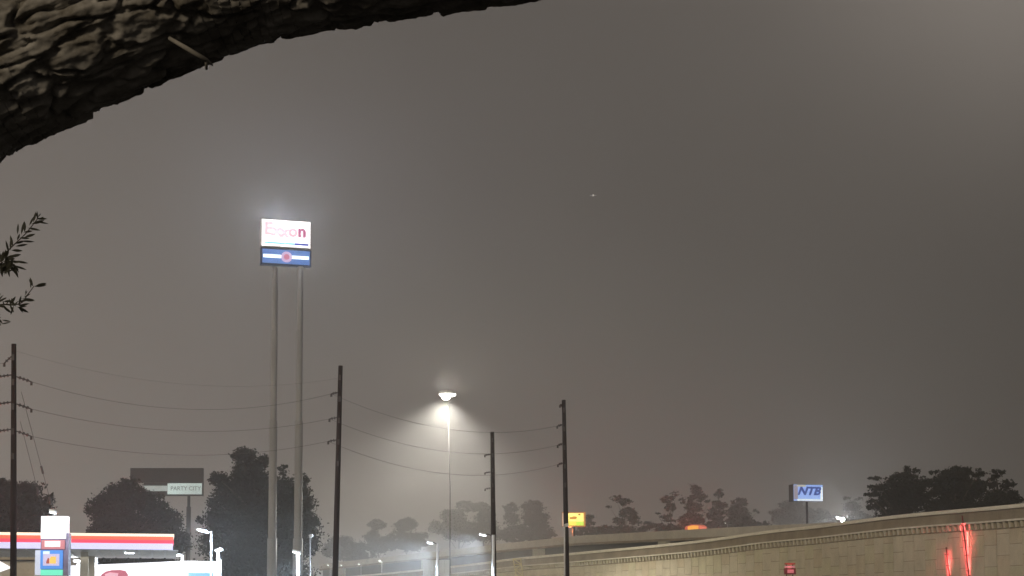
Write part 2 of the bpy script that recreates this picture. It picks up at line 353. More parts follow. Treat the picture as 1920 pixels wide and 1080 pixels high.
pines('lone ragged pine with open branches right of the yellow sign', [(1155, 934, 15, 7), (1172, 942, 12, 10), (1176, 962, 13, 13), (1143, 950, 8, 2.5), (1190, 974, 12, 10), (1160, 978, 12, 9), (1210, 984, 22, 9), (1165, 992, 34, 8)], 320, 1172)
pines('pine with a sideways branch, leftmost of the clump above the orange sign', [(1250, 936, 15, 8), (1268, 927, 13, 7), (1258, 952, 12, 10), (1231, 962, 11, 2.5), (1252, 972, 14, 10), (1245, 988, 28, 8)], 310, 1258)
pines('tallest pine in the middle of the clump above the orange sign', [(1304, 918, 11, 11), (1308, 932, 18, 10), (1285, 938, 16, 8), (1300, 952, 20, 12), (1330, 940, 9, 4), (1296, 975, 26, 14), (1300, 990, 34, 8)], 312, 1302)
pines('pine with a pointed top, right of the tallest one above the orange sign', [(1348, 926, 9, 11), (1350, 945, 15, 10), (1345, 965, 20, 14), (1345, 984, 30, 9)], 308, 1348)
pines('round-crowned pine at the right end of the clump above the orange sign', [(1386, 942, 17, 11), (1384, 962, 22, 16), (1380, 980, 30, 9), (1420, 958, 13, 5)], 315, 1385)
pines('small low dark tree in the dip left of the blue and white sign', [(1402, 975, 12, 8), (1415, 982, 16, 6)], 260, 1408)
pines('pale misty tree directly behind the blue and white sign', [(1485, 952, 24, 14), (1460, 965, 20, 12), (1505, 965, 28, 16), (1484, 975, 40, 10)], 470, 1485, leaf=.7)
pines('pale misty tree just right of the blue and white sign', [(1540, 962, 14, 10), (1552, 972, 20, 8), (1530, 975, 20, 9)], 480, 1540, leaf=.7)
pines('thin misty tree between the white lamp and the dark trees', [(1588, 934, 11, 4), (1612, 936, 10, 5), (1598, 952, 16, 12), (1610, 970, 22, 12)], 330, 1600)
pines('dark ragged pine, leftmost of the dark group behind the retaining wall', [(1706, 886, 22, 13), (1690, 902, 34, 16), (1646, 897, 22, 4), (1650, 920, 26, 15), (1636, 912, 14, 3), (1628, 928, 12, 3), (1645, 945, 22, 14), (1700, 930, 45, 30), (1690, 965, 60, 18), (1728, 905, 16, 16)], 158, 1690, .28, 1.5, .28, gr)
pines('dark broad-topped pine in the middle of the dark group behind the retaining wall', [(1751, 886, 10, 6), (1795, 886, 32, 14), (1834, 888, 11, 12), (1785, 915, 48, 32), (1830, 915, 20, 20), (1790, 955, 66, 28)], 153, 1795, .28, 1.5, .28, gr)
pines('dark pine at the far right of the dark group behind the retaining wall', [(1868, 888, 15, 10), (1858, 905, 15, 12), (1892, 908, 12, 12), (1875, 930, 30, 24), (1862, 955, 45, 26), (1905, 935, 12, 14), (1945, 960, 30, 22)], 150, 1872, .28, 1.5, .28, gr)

# ------------------------------------------------------------------ utility poles and wires
POLES = []
def pole(px0, y0, px1, Y, r, ins, label, guys=()):
    top = at(px0, y0, Y); low_ = at(px1, 1080, Y); dx_ = (low_.x - top.x) / (top.z - low_.z); base = Vector((top.x + dx_ * top.z, Y, 0))
    t = empty('utility_pole', base, label, 'utility pole', 'wooden utility poles along the road')
    ax = lambda z: base.lerp(top, z / top.z)
    MB().tube([base, ax(top.z * .5), top], [r * 1.2, r * 1.08, r * .85], 12).build('pole', M_wood, t, True)
    pts = []
    for (sd, iy, ln, dz) in ins:
        ln *= .74; dz *= .74
        z = at(px0, iy, Y).z; a = ax(z); s = -1 if sd < 0 else 1; e = a + Vector((s * (r + ln), -.1, dz))
        mb = MB(); st = a + Vector((s * r * .8, 0, 0)); mb.tube([st, e], .035, 6)
        n = max(3, int(ln / .16))
        for k in range(1, n): c = st.lerp(e, k / n); dd = (e - st).normalized() * .03; mb.tube([c - dd, c + dd], .085, 8)
        mb.tube([e, e + Vector((0, 0, -.18))], .06, 6)
        mb.build('insulator', M_ins, t); pts.append(e)
    for k in range(5):
        z = top.z - .7 - k * 1.25; MB().box(ax(z) + Vector((0, -r, 0)), (.12, .08, .3)).build('bracket', M_ins, t)
    return t, pts, top, base
p1, i1, t1, b1 = pole(26, 645, 25, 80, .145, [(-1, 668, .4, -.5), (1, 706, 1.05, -.38), (1, 757, 1.05, -.38), (1, 808, 1.05, -.38), (-1, 703, .9, -.15), (-1, 754, .9, -.15), (-1, 805, .9, -.15)], 'tall wooden utility pole at the far left in front of the gas canopy')
p2, i2, t2, b2 = pole(638.5, 686, 628.5, 92, .15, [(-1, 736, .45, -.12), (-1, 783, .55, -.12), (-1, 825, .6, -.12)], 'dark wooden utility pole between the high sign and the mast light, wires to both sides')
p4, i4, t4, b4 = pole(1057, 750, 1063, 106, .15, [(-1, 796, .42, -.15), (-1, 832, .42, -.15), (-1, 868, .42, -.15), (-1, 760, .15, 0)], 'dark wooden utility pole crossing the yellow sign')
p3, i3, t3, b3 = pole(923, 810, 926, 132, .19, [(-1, 852, .6, -.1), (-1, 885, .6, -.08), (-1, 915, .6, -.1)], 'shortest wooden utility pole, standing behind the bright lamp post')
def wire(a, c, sag, label, r=.010, n=24):
    pts = []
    for i in range(n + 1):
        f = i / n; p = a.lerp(c, f); p.z -= sag * 4 * f * (1 - f); pts.append(p)
    o = MB(); c0 = (a + c) / 2; o.tube(pts, r, 5)
    return tag(o.build('power_line', M_wire), label, 'wire', 'power lines between the utility poles')
for k, nm in enumerate(('top', 'middle', 'bottom')):
    wire(i1[1 + k], i2[k], (1.15, .92, .88)[k], f'{nm} one of the three sagging wires left of the second pole')
    wire(i2[k], i4[k], (1.17, 1.2, 1.28)[k], f'{nm} one of the three sagging wires passing below the mast light')
    far = i1[4 + k] + Vector((-14, -4, .2)); wire(i1[4 + k], far, .5, f'{nm} short wire leaving the leftmost pole out of the frame')
wire(t1 + Vector((.1, 0, -.35)), t2 + Vector((0, 0, -.7)), 1.05, 'faint thin wire highest on the leftmost pole running right', .005)
wire(i1[0], i1[0] + Vector((-14, -4, 0)), .3, 'highest wire leaving the leftmost pole towards the left', .012)
for j, (a_, m_, e_) in enumerate((((40, 735), (62, 860), (92, 930)), ((38, 790), (56, 870), (72, 925)))):
    A = at(a_[0], a_[1], 80); C = at(e_[0], e_[1], 81.5); dd = (C - A); E = A + dd * (A.z / max(.1, A.z - C.z)); E.z = 0
    g_ = MB(); g_.tube([A, E], .013, 5); g_.tube([A.lerp(E, .28), A.lerp(E, .31)], .06, 6); g_.tube([A.lerp(E, .40), A.lerp(E, .43)], .06, 6)
    tag(g_.build('guy_wire', M_wire), ('outer' if j == 0 else 'inner') + ' slanting guy wire beside the leftmost pole', 'wire', 'guy wires of the leftmost pole')

# ------------------------------------------------------------------ lamp helper
def lamp_light(name, kind, loc, energy, col, parent, size=.3, spot=None, blend=.6, aim=None):
    l = bpy.data.lights.new(name, kind); l.energy = energy; l.color = col
    if kind in ('POINT', 'SPOT'): l.shadow_soft_size = size
    if kind == 'SPOT': l.spot_size = math.radians(spot); l.spot_blend = blend
    if kind == 'AREA': l.shape = 'RECTANGLE'; l.size = size[0]; l.size_y = size[1]
    o = bpy.data.objects.new(name, l); COL.objects.link(o); o.parent = parent
    o.location = Vector(loc) - parent.location
    if aim is not None: o.rotation_euler = (-Vector(aim)).to_track_quat('Z', 'Y').to_euler()
    return o
M_lens_c = emi('cool_lamp_lens', (.86, .93, 1), 7)
M_lens_f = emi('far_lamp_lens', (.9, 1, .95), 1.3)
M_lens_w = emi('warm_lamp_lens', (1, .95, .84), 40)
def lot_lamp(hx, hy, postx, posty, Y, label, energy, tilt=(-.5, 0, -1), w=.55, glow=0, col=(.66, .82, 1), spot=140, postm=None, pr=.06, lens=None, group='parking lot lamps'):
    head = at(hx, hy, Y); ptop = at(postx, posty, Y); base = Vector((ptop.x, Y, 0))
    t = empty('street_lamp', base, label, 'street lamp', group)
    MB().tube([base, Vector((base.x, Y, .5)), ptop], [pr * 1.4, pr * 1.15, pr], 10).build('post', postm or M_white, t, True)
    sgn = 1 if head.x > ptop.x else -1
    MB().tube([ptop - Vector((0, 0, .08)), (ptop + head) / 2 + Vector((0, 0, .05)), head + Vector((0, 0, .05))], .035, 6).build('arm', M_dark, t)
    R = Matrix.Rotation(sgn * -.25, 3, 'Y')
    h = MB(); h.box(head + Vector((0, 0, .08)), (w, .34, .12), M=R, bev=.04); ho = h.build('lamp_head', M_grey, t)
    h = MB()
    if glow > 800 and Y < 150: h.sphere(head + Vector((0, -.1, -.05)), .22, (1, 1, .95))
    else: h.box(head + Vector((0, 0, -.02)), (w * .9, .30, .07), M=R, bev=.03); h.build('lens', lens or M_lens_c, t)
    if energy: lamp_light('lamp_light', 'SPOT', head + Vector((0, -.05, -.16)), energy, col, t, .2, spot, .5, tilt)
    if glow: lamp_light('lens_glow', 'POINT', head + Vector((0, -.3, -.25)), glow, col, t, .2)
    return t
lot_lamp(381, 998, 397, 996, 90, 'lamp with a round bright glow on a thin grey post beside the white store', 1500, (-.1, 0, -1), .6, 1800, postm=M_steel, spot=150)
lot_lamp(411, 1034, 409, 1030, 84, 'small bright lamp low above the right end of the white store', 600, (0, 0, -1), .4, 900, postm=M_white, spot=150)
lot_lamp(556, 1036, 559.5, 1036, 96, 'lamp glowing white in front of the right pole of the high sign', 13000, (0, .1, -1), .5, 0, pr=.07, spot=150)
lot_lamp(806, 1018, 820.5, 1019, 112, 'lamp on a white post rising from behind the pale panel', 42000, (-.75, -.35, -.8), .45, 0, pr=.085, spot=120)
lot_lamp(905, 1003, 925, 1003, 105, 'lamp on a brilliant white post standing under the shortest wooden pole', 48000, (-.7, -.35, -.8), .5, 0, pr=.105, spot=120)
lot_lamp(583, 1006, 581.5, 1008, 104, 'slim unlit post right of the high sign', 0, w=.25, lens=M_grey, postm=M_steel, pr=.045)
lot_lamp(1062, 986, 1058.5, 987, 102, 'unlit pale post pressed against the wooden pole at the yellow sign', 0, w=.3, lens=M_grey, postm=M_grey, pr=.05)
lot_lamp(1576, 973, 1579, 970, 196, 'distant lamp with a wide white glow right of the blue and white sign', 34000, (-.3, .2, -1), 1.0, 17000, col=(.9, .97, 1), spot=165, group='lamps beyond the highway', lens=M_lens_w)
for hx, hy, Y, lab, e in ((615, 1060, 250, 'tiny distant car light, built as a lamp, low between the two poles nearest the high sign', 70), (640, 1060, 262, 'tiny distant car light, built as a lamp, just right of the second wooden pole', 60), (673, 1058, 270, 'small distant car light, built as a lamp, in the mist left of the lit pair of trees', 110), (712, 1052, 262, 'brighter distant car light, built as a lamp, in the mist at the ramp', 500), (1360, 981, 300, 'tiny white lamp above the flyover right of the orange sign', 60), (99, 961, 78, 'small white lamp above the price sign', 60)):  # the ones along the ramp are lamp posts standing in for car headlights
    lot_lamp(hx, hy, hx + 4, hy + 1, Y, lab, 0, w=.3, glow=e * .3, pr=.04, lens=None if Y < 100 else M_lens_f, postm=M_steel, col=(.95, 1, .95), group='lamps beyond the highway' if Y > 100 else None)

# ------------------------------------------------------------------ high mast light
M_mast = mat('dark_mast', (.022, .02, .019), .9, .2, 1)  # very dark tone chosen so the mast stays faint under its own lamps
M_lens_m = emi('mast_lamp_lens', (1, .96, .88), 5)
Ym = 165; mc = at(839, 738, Ym); mb_ = Vector((at(844, 900, Ym).x, Ym, 0))
hm = empty('high_mast_light', mb_, 'high mast light with a wide cone of glow in the mist', 'street lamp')
MB().tube([mb_, Vector((mb_.x, Ym, 15)), Vector((mc.x, Ym, mc.z + .6))], [.065, .045, .02], 12).build('mast', M_mast, hm, True)
rg = MB(); N = 10
rg.tube([mc + Vector((.66 * math.cos(2 * math.pi * k / 20), .66 * math.sin(2 * math.pi * k / 20), .3)) for k in range(21)], .05, 6, caps=False)
for k in range(3): a = 2 * math.pi * k / 3; rg.tube([mc + Vector((0, 0, .3)), mc + Vector((.66 * math.cos(a), .66 * math.sin(a), .3))], .04, 5)
rg.build('ring', M_steel, hm)
for k in range(N):
    a = 2 * math.pi * k / N + .2; c = mc + Vector((.66 * math.cos(a), .66 * math.sin(a), .05))
    fx = MB().sphere(c, .27, (1, 1, .85)).build('floodlight', M_grey, hm, True)
    l_ = MB(); l_.sphere(c - Vector((0, 0, .12)), .24, (1, 1, .9)); l_.build('lens', M_lens_m, fx, True)
    if not fx.location.length: pass
MB().sphere(mc + Vector((-.15, -.1, -.34)), .42, (1.15, 1, .95), 16, 10).build('glare_ball', M_lens_m, hm, True)  # glowing ball added to fill out the glare of the lamp ring
lamp_light('mast_light', 'SPOT', mc + Vector((-.12, 1.0, -.42)), 240000, (1, .96, .86), hm, .45, 130, .9, (-.10, -.20, -1))
lamp_light('mast_halo', 'POINT', mc + Vector((0, .9, .5)), 7000, (1, .93, .80), hm, .5)

# ------------------------------------------------------------------ high sign on two poles
Ys = 130; yaw = math.radians(-16); Rz = Matrix.Rotation(-yaw, 3, 'Z')
pc = (at(513, 800, Ys) + at(561, 800, Ys)) / 2; sb = Vector((pc.x, Ys, 0))
hs = empty('high_sign', sb, 'tall lit gas station sign reading Exxon on two grey poles', 'sign')
for a_, nm in ((512.5, 0), (560.5, 1)):
    zt = at(a_, 500, Ys).z; x = lambda px: at(px, 800, Ys).x
    zA = at(a_, 1010, Ys).z; zB = at(a_, 790, Ys).z; zC = at(a_, 620, Ys).z
    q = MB(); P0 = x(a_)
    q.tube([(P0, Ys, 0), (P0, Ys, zA)], .40, 20); q.tube([(P0, Ys, zA), (P0, Ys, zA + .05), (P0, Ys, zB)], [.40, .335, .325], 20)
    q.tube([(P0, Ys, zB), (P0, Ys, zB + .05), (P0, Ys, zC)], [.325, .265, .255], 20); q.tube([(P0, Ys, zC), (P0, Ys, zC + .05), (P0, Ys, zt - .03)], [.265, .245, .235], 20)
    q.build('pole', M_steel, hs, True)
Cs = at(535.5, 440, Ys); Cl = at(535.5, 484, Ys); Wd = 4.08
def sp_(c, u, v, d=0): return c + Rz @ Vector((u, -d, v))
Hs = 51 / F * Ys * 1.03; Hl = 31 / F * Ys
MB().box(Cs, (Wd, .7, Hs), M=Rz).build('cabinet', M_grey, hs)
M_face = emi('lit_sign_face', (1, .97, 1), 1.7, .1, 1.0)
face = MB().box(sp_(Cs, 0, 0, .36), (Wd - .12, .04, Hs - .12), M=Rz).build('sign_face', M_face, hs)
RT = Rz @ FRONT
for ch, u, v, colr, st in (('E', -1.45, .30, (.90, .66, .72), .95), ('x', -.76, .22, (.92, .66, .73), .95), ('x', -.14, .14, (.93, .62, .69), .97), ('o', .55, .22, (.88, .56, .65), .95), ('n', 1.30, .22, (.50, .14, .26), 1.0)):
    sz = 1.45 if ch == 'E' else 1.38
    text('letter', ch, sz, sp_(Cs, u, v + (.0 if ch == 'E' else -.0), .385), RT, emi('letter_glow', colr, st, .04), hs, .012, off=.065)
MB().box(sp_(Cs, -.55, -Hs / 2 + .30, .39), (2.5, .03, .14), M=Rz).build('stripe', emi('stripe_teal', (.35, .85, .95), .9), hs)
MB().box(sp_(Cs, 1.28, -Hs / 2 + .30, .39), (1.14, .03, .17), M=Rz).build('stripe', emi('stripe_blue', (.08, .11, .50), 1.0), hs)
MB().box(Cl + Vector((0, 0, 0)), (Wd + .06, .7, Hl), M=Rz).build('lower_cabinet', mat('sign_blue_case', (.03, .05, .12), .5), hs)
MB().box(sp_(Cl, 0, .02, .36), (Wd - .2, .04, Hl - .2), M=Rz).build('lower_face', emi('blue_face', (.10, .22, .56), .85, .25, 1.4), hs)
for u, w in ((-1.13, 1.5), (1.13, 1.45)):
    MB().box(sp_(Cl, u, .02, .395), (w, .03, .27), M=Rz).build('band', emi('white_band', (.85, .95, 1), 1.5), hs)
def disc(c, r, n, d, name, m, par, sx_=1):
    mbd = MB(); poly = [(r * sx_ * math.cos(2 * math.pi * k / n), r * math.sin(2 * math.pi * k / n)) for k in range(n)]
    mbd.prism(poly, c, Rz @ Vector((1, 0, 0)), (0, 0, 1), d); return mbd.build(name, m, par)
disc(sp_(Cl, .02, .0, .43), .45, 20, .04, 'emblem', emi('emblem_pink', (.62, .44, .66), .9), hs)
disc(sp_(Cl, .02, .0, .455), .24, 14, .04, 'emblem_centre', emi('emblem_rose', (.60, .20, .32), .9), hs)
lamp_light('sign_glow', 'AREA', sp_(Cs, -.5, .1, .5), 4600, (.78, .85, 1), hs, (3.0, 1.8), aim=Rz @ Vector((0, -1, 0)))
lamp_light('sign_halo', 'POINT', sp_(Cs, -.6, Hs / 2 + .75, -.3), 3600, (.76, .83, 1), hs, .4)

# ------------------------------------------------------------------ price sign
Yp = 75; pl = lambda px, py: at(px, py, Yp)
def pbox(x0, y0, x1, y1, dep=.5, Y=Yp, fwd=0): a, c = at(x0, y0, Y), at(x1, y1, Y); return ((a + c) / 2 + Vector((0, -fwd, 0)), (abs(c.x - a.x), dep, abs(a.z - c.z)))
ps = empty('price_sign', (pl(100, 900).x, Yp, 0), 'lit price sign with white, red, blue and green panels in front of the canopy', 'sign')
base_z = pl(100, 1079).z
MB().box((pl(100, 900).x, Yp, (base_z + .0) / 2), (1.5, .5, base_z - .004)).build('pedestal', M_grey, ps)
MB().box(*pbox(69, 1032, 79, 1078)).build('side_column', emi('side_strip', (.72, .78, .95), .8), ps)
MB().box(*pbox(79, 1000, 130, 1079, .42)).build('cabinet', mat('price_case', (.28, .26, .42), .5), ps)
MB().box(*pbox(80.5, 968.5, 126.5, 1010.5, .56)).build('top_panel', emi('price_white', (.98, .98, 1), 1.15, .03), ps)
MB().box(*pbox(84, 1001, 123, 1003.5, .03, fwd=.295)).build('panel_line', emi('price_pale', (.70, .82, .80), 1.0), ps)
MB().box(*pbox(81, 1013, 124, 1030, .04, fwd=.235)).build('red_panel', emi('price_red', (.70, .26, .30), .8), ps)
MB().box(*pbox(87, 1015, 116, 1026, .04, fwd=.262)).build('red_panel_window', emi('price_pink', (1, .84, .84), 1.05), ps)
MB().box(*pbox(79, 1032, 120, 1067, .04, fwd=.235)).build('blue_panel', emi('price_blue', (.10, .35, .95), .85), ps)
MB().box(*pbox(84, 1039, 114, 1061, .03, fwd=.262)).build('picture', emi('picture_ground', (.66, .60, .85), .9), ps)
pic = MB(); o_ = pl(84, 1061) + Vector((0, -.285, 0)); k_ = Yp / F
pic.prism([(12 * k_, 4 * k_), (24 * k_, 4 * k_), (24 * k_, 17 * k_), (14 * k_, 17 * k_), (12 * k_, 12 * k_)], o_, (1, 0, 0), (0, 0, 1), .01); pic.build('orange_shape', emi('pic_yellow', (1, .62, .14), 1.0), ps)
pic = MB(); pic.prism([(6 * k_, 4 * k_), (11.5 * k_, 4 * k_), (11.5 * k_, 13 * k_), (9 * k_, 15 * k_), (6 * k_, 8 * k_)], o_, (1, 0, 0), (0, 0, 1), .01); pic.build('red_shape', emi('pic_red', (.45, .10, .07), 1.0), ps)
MB().box(*pbox(84, 1034, 96, 1039, .03, fwd=.262)).build('bright_patch', emi('pic_pale', (.75, .92, 1), 1.1), ps)
MB().box(*pbox(79, 1068.5, 120, 1079, .04, fwd=.235)).build('green_panel', emi('price_green', (.18, .92, .62), .95), ps)
lamp_light('price_glow', 'POINT', pl(100, 985) + Vector((0, -1, 0)), 130, (.95, .96, 1), ps, .4)

# ------------------------------------------------------------------ gas canopy
Yc = 86; ca = empty('gas_canopy', (at(323, 1000, Yc).x, Yc, 0), 'long gas station canopy with glowing cream, red and lavender stripes', 'canopy')
x0, x1 = at(-220, 1000, Yc).x, at(323, 1000, Yc).x; zz = lambda y: at(150, y, Yc).z
for (ya, yb, nm, c, st, pr_) in ((1001.5, 1006.5, 'cream_stripe', (1, .80, .62), 1.4, .10), (1006.5, 1013, 'orange_stripe', (.92, .20, .12), 1.0, .06), (1013, 1019.5, 'red_stripe', (1, .10, .17), 1.0, .08), (1019.5, 1031, 'lavender_stripe', (.72, .70, 1), 1.08, .04)):
    za, zb = zz(ya), zz(yb); mt_ = emi(nm, c, st, .12, .5)
    q = MB(); q.box(((x0 + x1) / 2, Yc - pr_ / 2, (za + zb) / 2), (x1 - x0, pr_, za - zb - .002)); q.box((x1 + pr_ / 2, Yc + 6, (za + zb) / 2), (pr_, 12, za - zb - .002)); q.build(nm, mt_, ca)
zt_, zb_ = zz(1001.5), zz(1031)
MB().box(((x0 + x1) / 2, Yc + 6, (zt_ + zb_) / 2), (x1 - x0 - .01, 11.98, zt_ - zb_ - .02)).build('roof_slab', mat('canopy_metal', (.5, .5, .5), .6), ca)
q = MB()
for i in range(22): q.box((x0 + .5 + i * .72, Yc + 6, zb_ - .02), (.6, 11.6, .03))
q.build('ceiling', mat('canopy_soffit', (.45, .44, .42), .6), ca)
for px in (187, 6, -130):
    for dy in (3, 9): MB().box((at(px, 1000, Yc + 3).x + (dy - 3) * .02, Yc + dy, zb_ / 2 - .02), (.42, .42, zb_ - .045)).build('column', M_beige, ca)
for i in range(4):
    c = Vector((x0 + 2.5 + i * 3.6, Yc + 3.5, zb_ - .06)); MB().box(c, (.5, .5, .05)).build('ceiling_light', M_lens_c, ca)
lamp_light('canopy_light', 'AREA', Vector(((x0 + x1) / 2, Yc + 5, zb_ - .3)), 260, (1, .97, .9), ca, (12, 6), aim=(0, 0, -1))
lamp_light('stripe_glow', 'AREA', Vector(((x0 + x1) / 2, Yc - .15, zt_ + .1)), 1600, (1, .22, .16), ca, (15, .3), aim=(0, -.3, 1))

ca.rotation_euler.z = math.radians(12.5)

# ------------------------------------------------------------------ store
A = at(136, 1061, 97); B_ = at(412, 1053, 99.5); dv = Vector((B_.x - A.x, B_.y - A.y, 0)); Ls = dv.length; ang = math.atan2(dv.y, dv.x); RS = Matrix.Rotation(ang, 3, 'Z')
mid = (A + B_) / 2; H = B_.z
st_ = empty('store_building', (mid.x, mid.y, 0), 'brilliantly lit white store front beside the gas canopy', 'building')
sl = lambda u, d, z: Vector((mid.x, mid.y, z)) + RS @ Vector((u, d, 0))
MB().box(sl(0, 6, 1.5), (Ls, 12, 3.0), M=RS).build('wall', M_beige, st_)
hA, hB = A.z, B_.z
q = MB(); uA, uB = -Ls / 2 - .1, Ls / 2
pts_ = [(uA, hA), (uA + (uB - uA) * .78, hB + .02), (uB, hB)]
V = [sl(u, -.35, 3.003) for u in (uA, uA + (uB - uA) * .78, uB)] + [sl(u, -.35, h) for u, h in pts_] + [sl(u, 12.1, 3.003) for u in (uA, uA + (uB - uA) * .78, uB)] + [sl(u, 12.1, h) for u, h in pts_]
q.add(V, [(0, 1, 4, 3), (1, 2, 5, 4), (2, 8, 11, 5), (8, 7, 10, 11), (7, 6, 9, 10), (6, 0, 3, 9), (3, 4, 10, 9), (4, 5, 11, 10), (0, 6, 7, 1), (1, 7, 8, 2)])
q.build('emissive_fascia', emi('store_white_glow', (.97, .96, 1), 1.25, .04), st_)  # strong lamplight on the fascia put in as emission
zr = at(215, 1073, 97).z; cs = sl(uA + (uB - uA) * .29, -.42, zr)
q = MB(); poly = [(-1.35, -.5), (1.15, -.5), (1.25, -.2), (1.0, .12), (.5, .2), (-.3, .18), (-.9, .05), (-1.3, -.2)]
q.prism([(x_ * .62, y_ * .75) for x_, y_ in poly], cs, RS @ Vector((1, 0, 0)), (0, 0, 1), .08); so = q.build('red_sign', emi('store_sign_red', (.62, .16, .22), .9), st_)
q = MB(); q.prism([(-.55, -.3), (.15, -.3), (.2, -.05), (-.3, .0), (-.6, -.12)], cs + RS @ Vector((0, -.09, 0)), RS @ Vector((1, 0, 0)), (0, 0, 1), .02); q.build('sign_highlight', emi('store_sign_pink', (.95, .50, .58), 1.0), so)
MB().box(sl(Ls / 2 - 1.2, -.40, at(385, 1077, 97).z), (1.5, .08, .28), M=RS).build('blue_sign', emi('store_sign_blue', (.25, .60, .85), .95), st_)
MB().box(sl(Ls / 2 + .03 - .9, -.38, 4.0), (.05, .06, 1.7), M=RS).build('downpipe', M_grey, st_)
for px, py, hx in ((147, 1052, -3), (181, 1046, -9), (342, 1041, -7)):
    c = at(px, 1058, 97.2 if px < 200 else 98.6); t_ = at(px, py, c.y); h_ = at(px + hx, py - 1, c.y)
    q = MB(); q.tube([(c.x, c.y, hA - .3), t_, h_], [.10, .08, .06], 8); fx = q.build('roof_floodlight', M_white, st_)
    MB().box(h_ + Vector((0, 0, -.03)), (.34, .3, .12), bev=.03).build('lens', M_lens_c, fx)
    lamp_light('floodlight_glow', 'POINT', h_ + Vector((-.1, -.5, -.15)), 90, (.92, .96, 1), st_, .15)
MB().box(Vector((at(411, 1050, 97).x, 97, at(411, 1049, 97).z / 2)), (.25, .25, at(411, 1049, 97).z)).build('corner_post', emi('post_emission', (.9, .95, 1), .9), st_)  # light falling on the pillar imitated by a glow of its own
bd = empty('kiosk_building', (at(40, 900, 104).x, 106, 0), 'beige building under the left part of the canopy', 'building')
zk = at(40, 1034, 104).z
MB().box((at(18, 1000, 104).x, 106, zk / 2), (4.6, 4, zk)).build('wall', M_beige, bd)
MB().box((at(18, 1000, 104).x, 103.9, at(30, 1051, 104).z), (4.7, .2, .1)).build('trim', M_dark, bd)
MB().prism([(0, 0), (1.0, .35), (1.0, .45), (.2, .9), (0, .95)], (at(-10, 1000, 103.7).x, 103.9, at(0, 1076, 103.9).z), (1, 0, 0), (0, 0, 1), .12).build('lit_window', emi('kiosk_white', (1, .97, .98), 1.15), bd)

# ------------------------------------------------------------------ billboard
Yb = 168; bb = empty('billboard', (at(354, 900, Yb).x, Yb, 0), 'dark billboard with a narrow lit white strip under it, partly behind a tree', 'billboard')
MB().box(*pbox(245.5, 878, 381.5, 905, .5, Yb)).build('dark_panel', M_dark, bb)
zl0 = at(300, 905.3, Yb).z
MB().box(*pbox(270, 905.4, 381.5, 930, .35, Yb)).build('frame', M_dark, bb)
MB().box(*pbox(315, 906.5, 379, 927, .06, Yb, .20)).build('lit_strip', emi('strip_white', (.55, .66, .63), .72, .35, .5), bb)
MB().box(*pbox(271, 911, 314, 921, .06, Yb, .20)).build('side_strip', emi('strip_dim', (.40, .45, .43), .7, .4, 1.2), bb)
text('lettering', 'PARTY CITY', .62, at(349, 916.5, Yb) + Vector((0, -.25, 0)), FRONT, mat('dim_letter', (.10, .12, .11), .7), bb, .01, xs=.95)
c = at(349, 917, Yb); 
MB().tube([(c.x + .28, Yb + .1, 0), (c.x + .28, Yb + .1, at(350, 929.9, Yb).z)], .16, 12).build('post', M_dark, bb, True)
MB().tube([(c.x + .28, Yb + .1, 0), (c.x + .28, Yb + .1, at(350, 950, Yb).z)], .24, 12).build('post_sleeve', M_dark, bb, True)
lamp_light('strip_light', 'SPOT', at(330, 931, Yb) + Vector((0, -.6, 0)), 14, (.85, 1, .97), bb, .05, 110, .8, (-.1, .55, .8))

# ------------------------------------------------------------------ far signs
Yy = 235; ys = empty('yellow_sign', (at(1076, 900, Yy).x, Yy, 0), 'glowing yellow and orange sign with a green strip and red halo', 'sign')
MB().box(*pbox(1053, 960, 1098, 988, .6, Yy)).build('cabinet', mat('amber_case', (.30, .12, .04), .6), ys)
MB().box(*pbox(1054, 961, 1097.5, 987, .05, Yy, .33)).build('sign_border', emi('amber_edge', (.62, .26, .05), .8), ys)
MB().box(*pbox(1061, 962.5, 1094, 978, .05, Yy, .36)).build('sign_face', emi('yellow_face', (1, .86, .22), 1.35, .2, .9), ys)
MB().box(*pbox(1054, 963, 1059, 987, .05, Yy, .36)).build('side_face', emi('buff_face', (.62, .40, .28), .85), ys)
MB().box(*pbox(1061, 978.2, 1080, 985.5, .05, Yy, .36)).build('lower_face', emi('bright_yellow', (1, .85, .10), 1.1), ys)
MB().box(*pbox(1080.2, 978.2, 1094, 985.5, .05, Yy, .36)).build('green_strip', emi('lime', (.62, .90, .08), 1.05), ys)
q = MB(); k_ = Yy / F; q.prism([(0, 0), (11 * k_, 0), (14 * k_, 3 * k_), (12 * k_, 5.2 * k_), (7 * k_, 5.5 * k_), (3 * k_, 4 * k_), (0, 4.6 * k_)], at(1068, 974, Yy) + Vector((0, -.42, 0)), (1, 0, 0), (0, 0, 1), .03); q.build('swoosh', emi('swoosh_orange', (.74, .30, .02), .9), ys)
q = MB(); q.prism([(0, 0), (4 * k_, -.6 * k_), (6 * k_, 1.6 * k_), (2 * k_, 2.4 * k_)], at(1083, 966, Yy) + Vector((0, -.42, 0)), (1, 0, 0), (0, 0, 1), .03); q.build('small_mark', emi('mark_brown', (.45, .15, .02), .8), ys)
c = at(1076, 988, Yy); MB().tube([(c.x, Yy, 0), (c.x, Yy, c.z)], .2, 12).build('post', M_dark, ys, True)
lamp_light('sign_glow', 'POINT', at(1080, 964, Yy) + Vector((0, 1.2, 0)), 6500, (1, .08, .06), ys, .5)
lamp_light('under_glow', 'POINT', at(1070, 989, Yy) + Vector((0, .8, -.3)), 1500, (1, .22, .06), ys, .5)
Yo = 262; os_ = empty('orange_sign', (at(1303, 900, Yo).x, Yo, 0), 'low orange sign glowing red, just clearing the top of the flyover', 'sign')
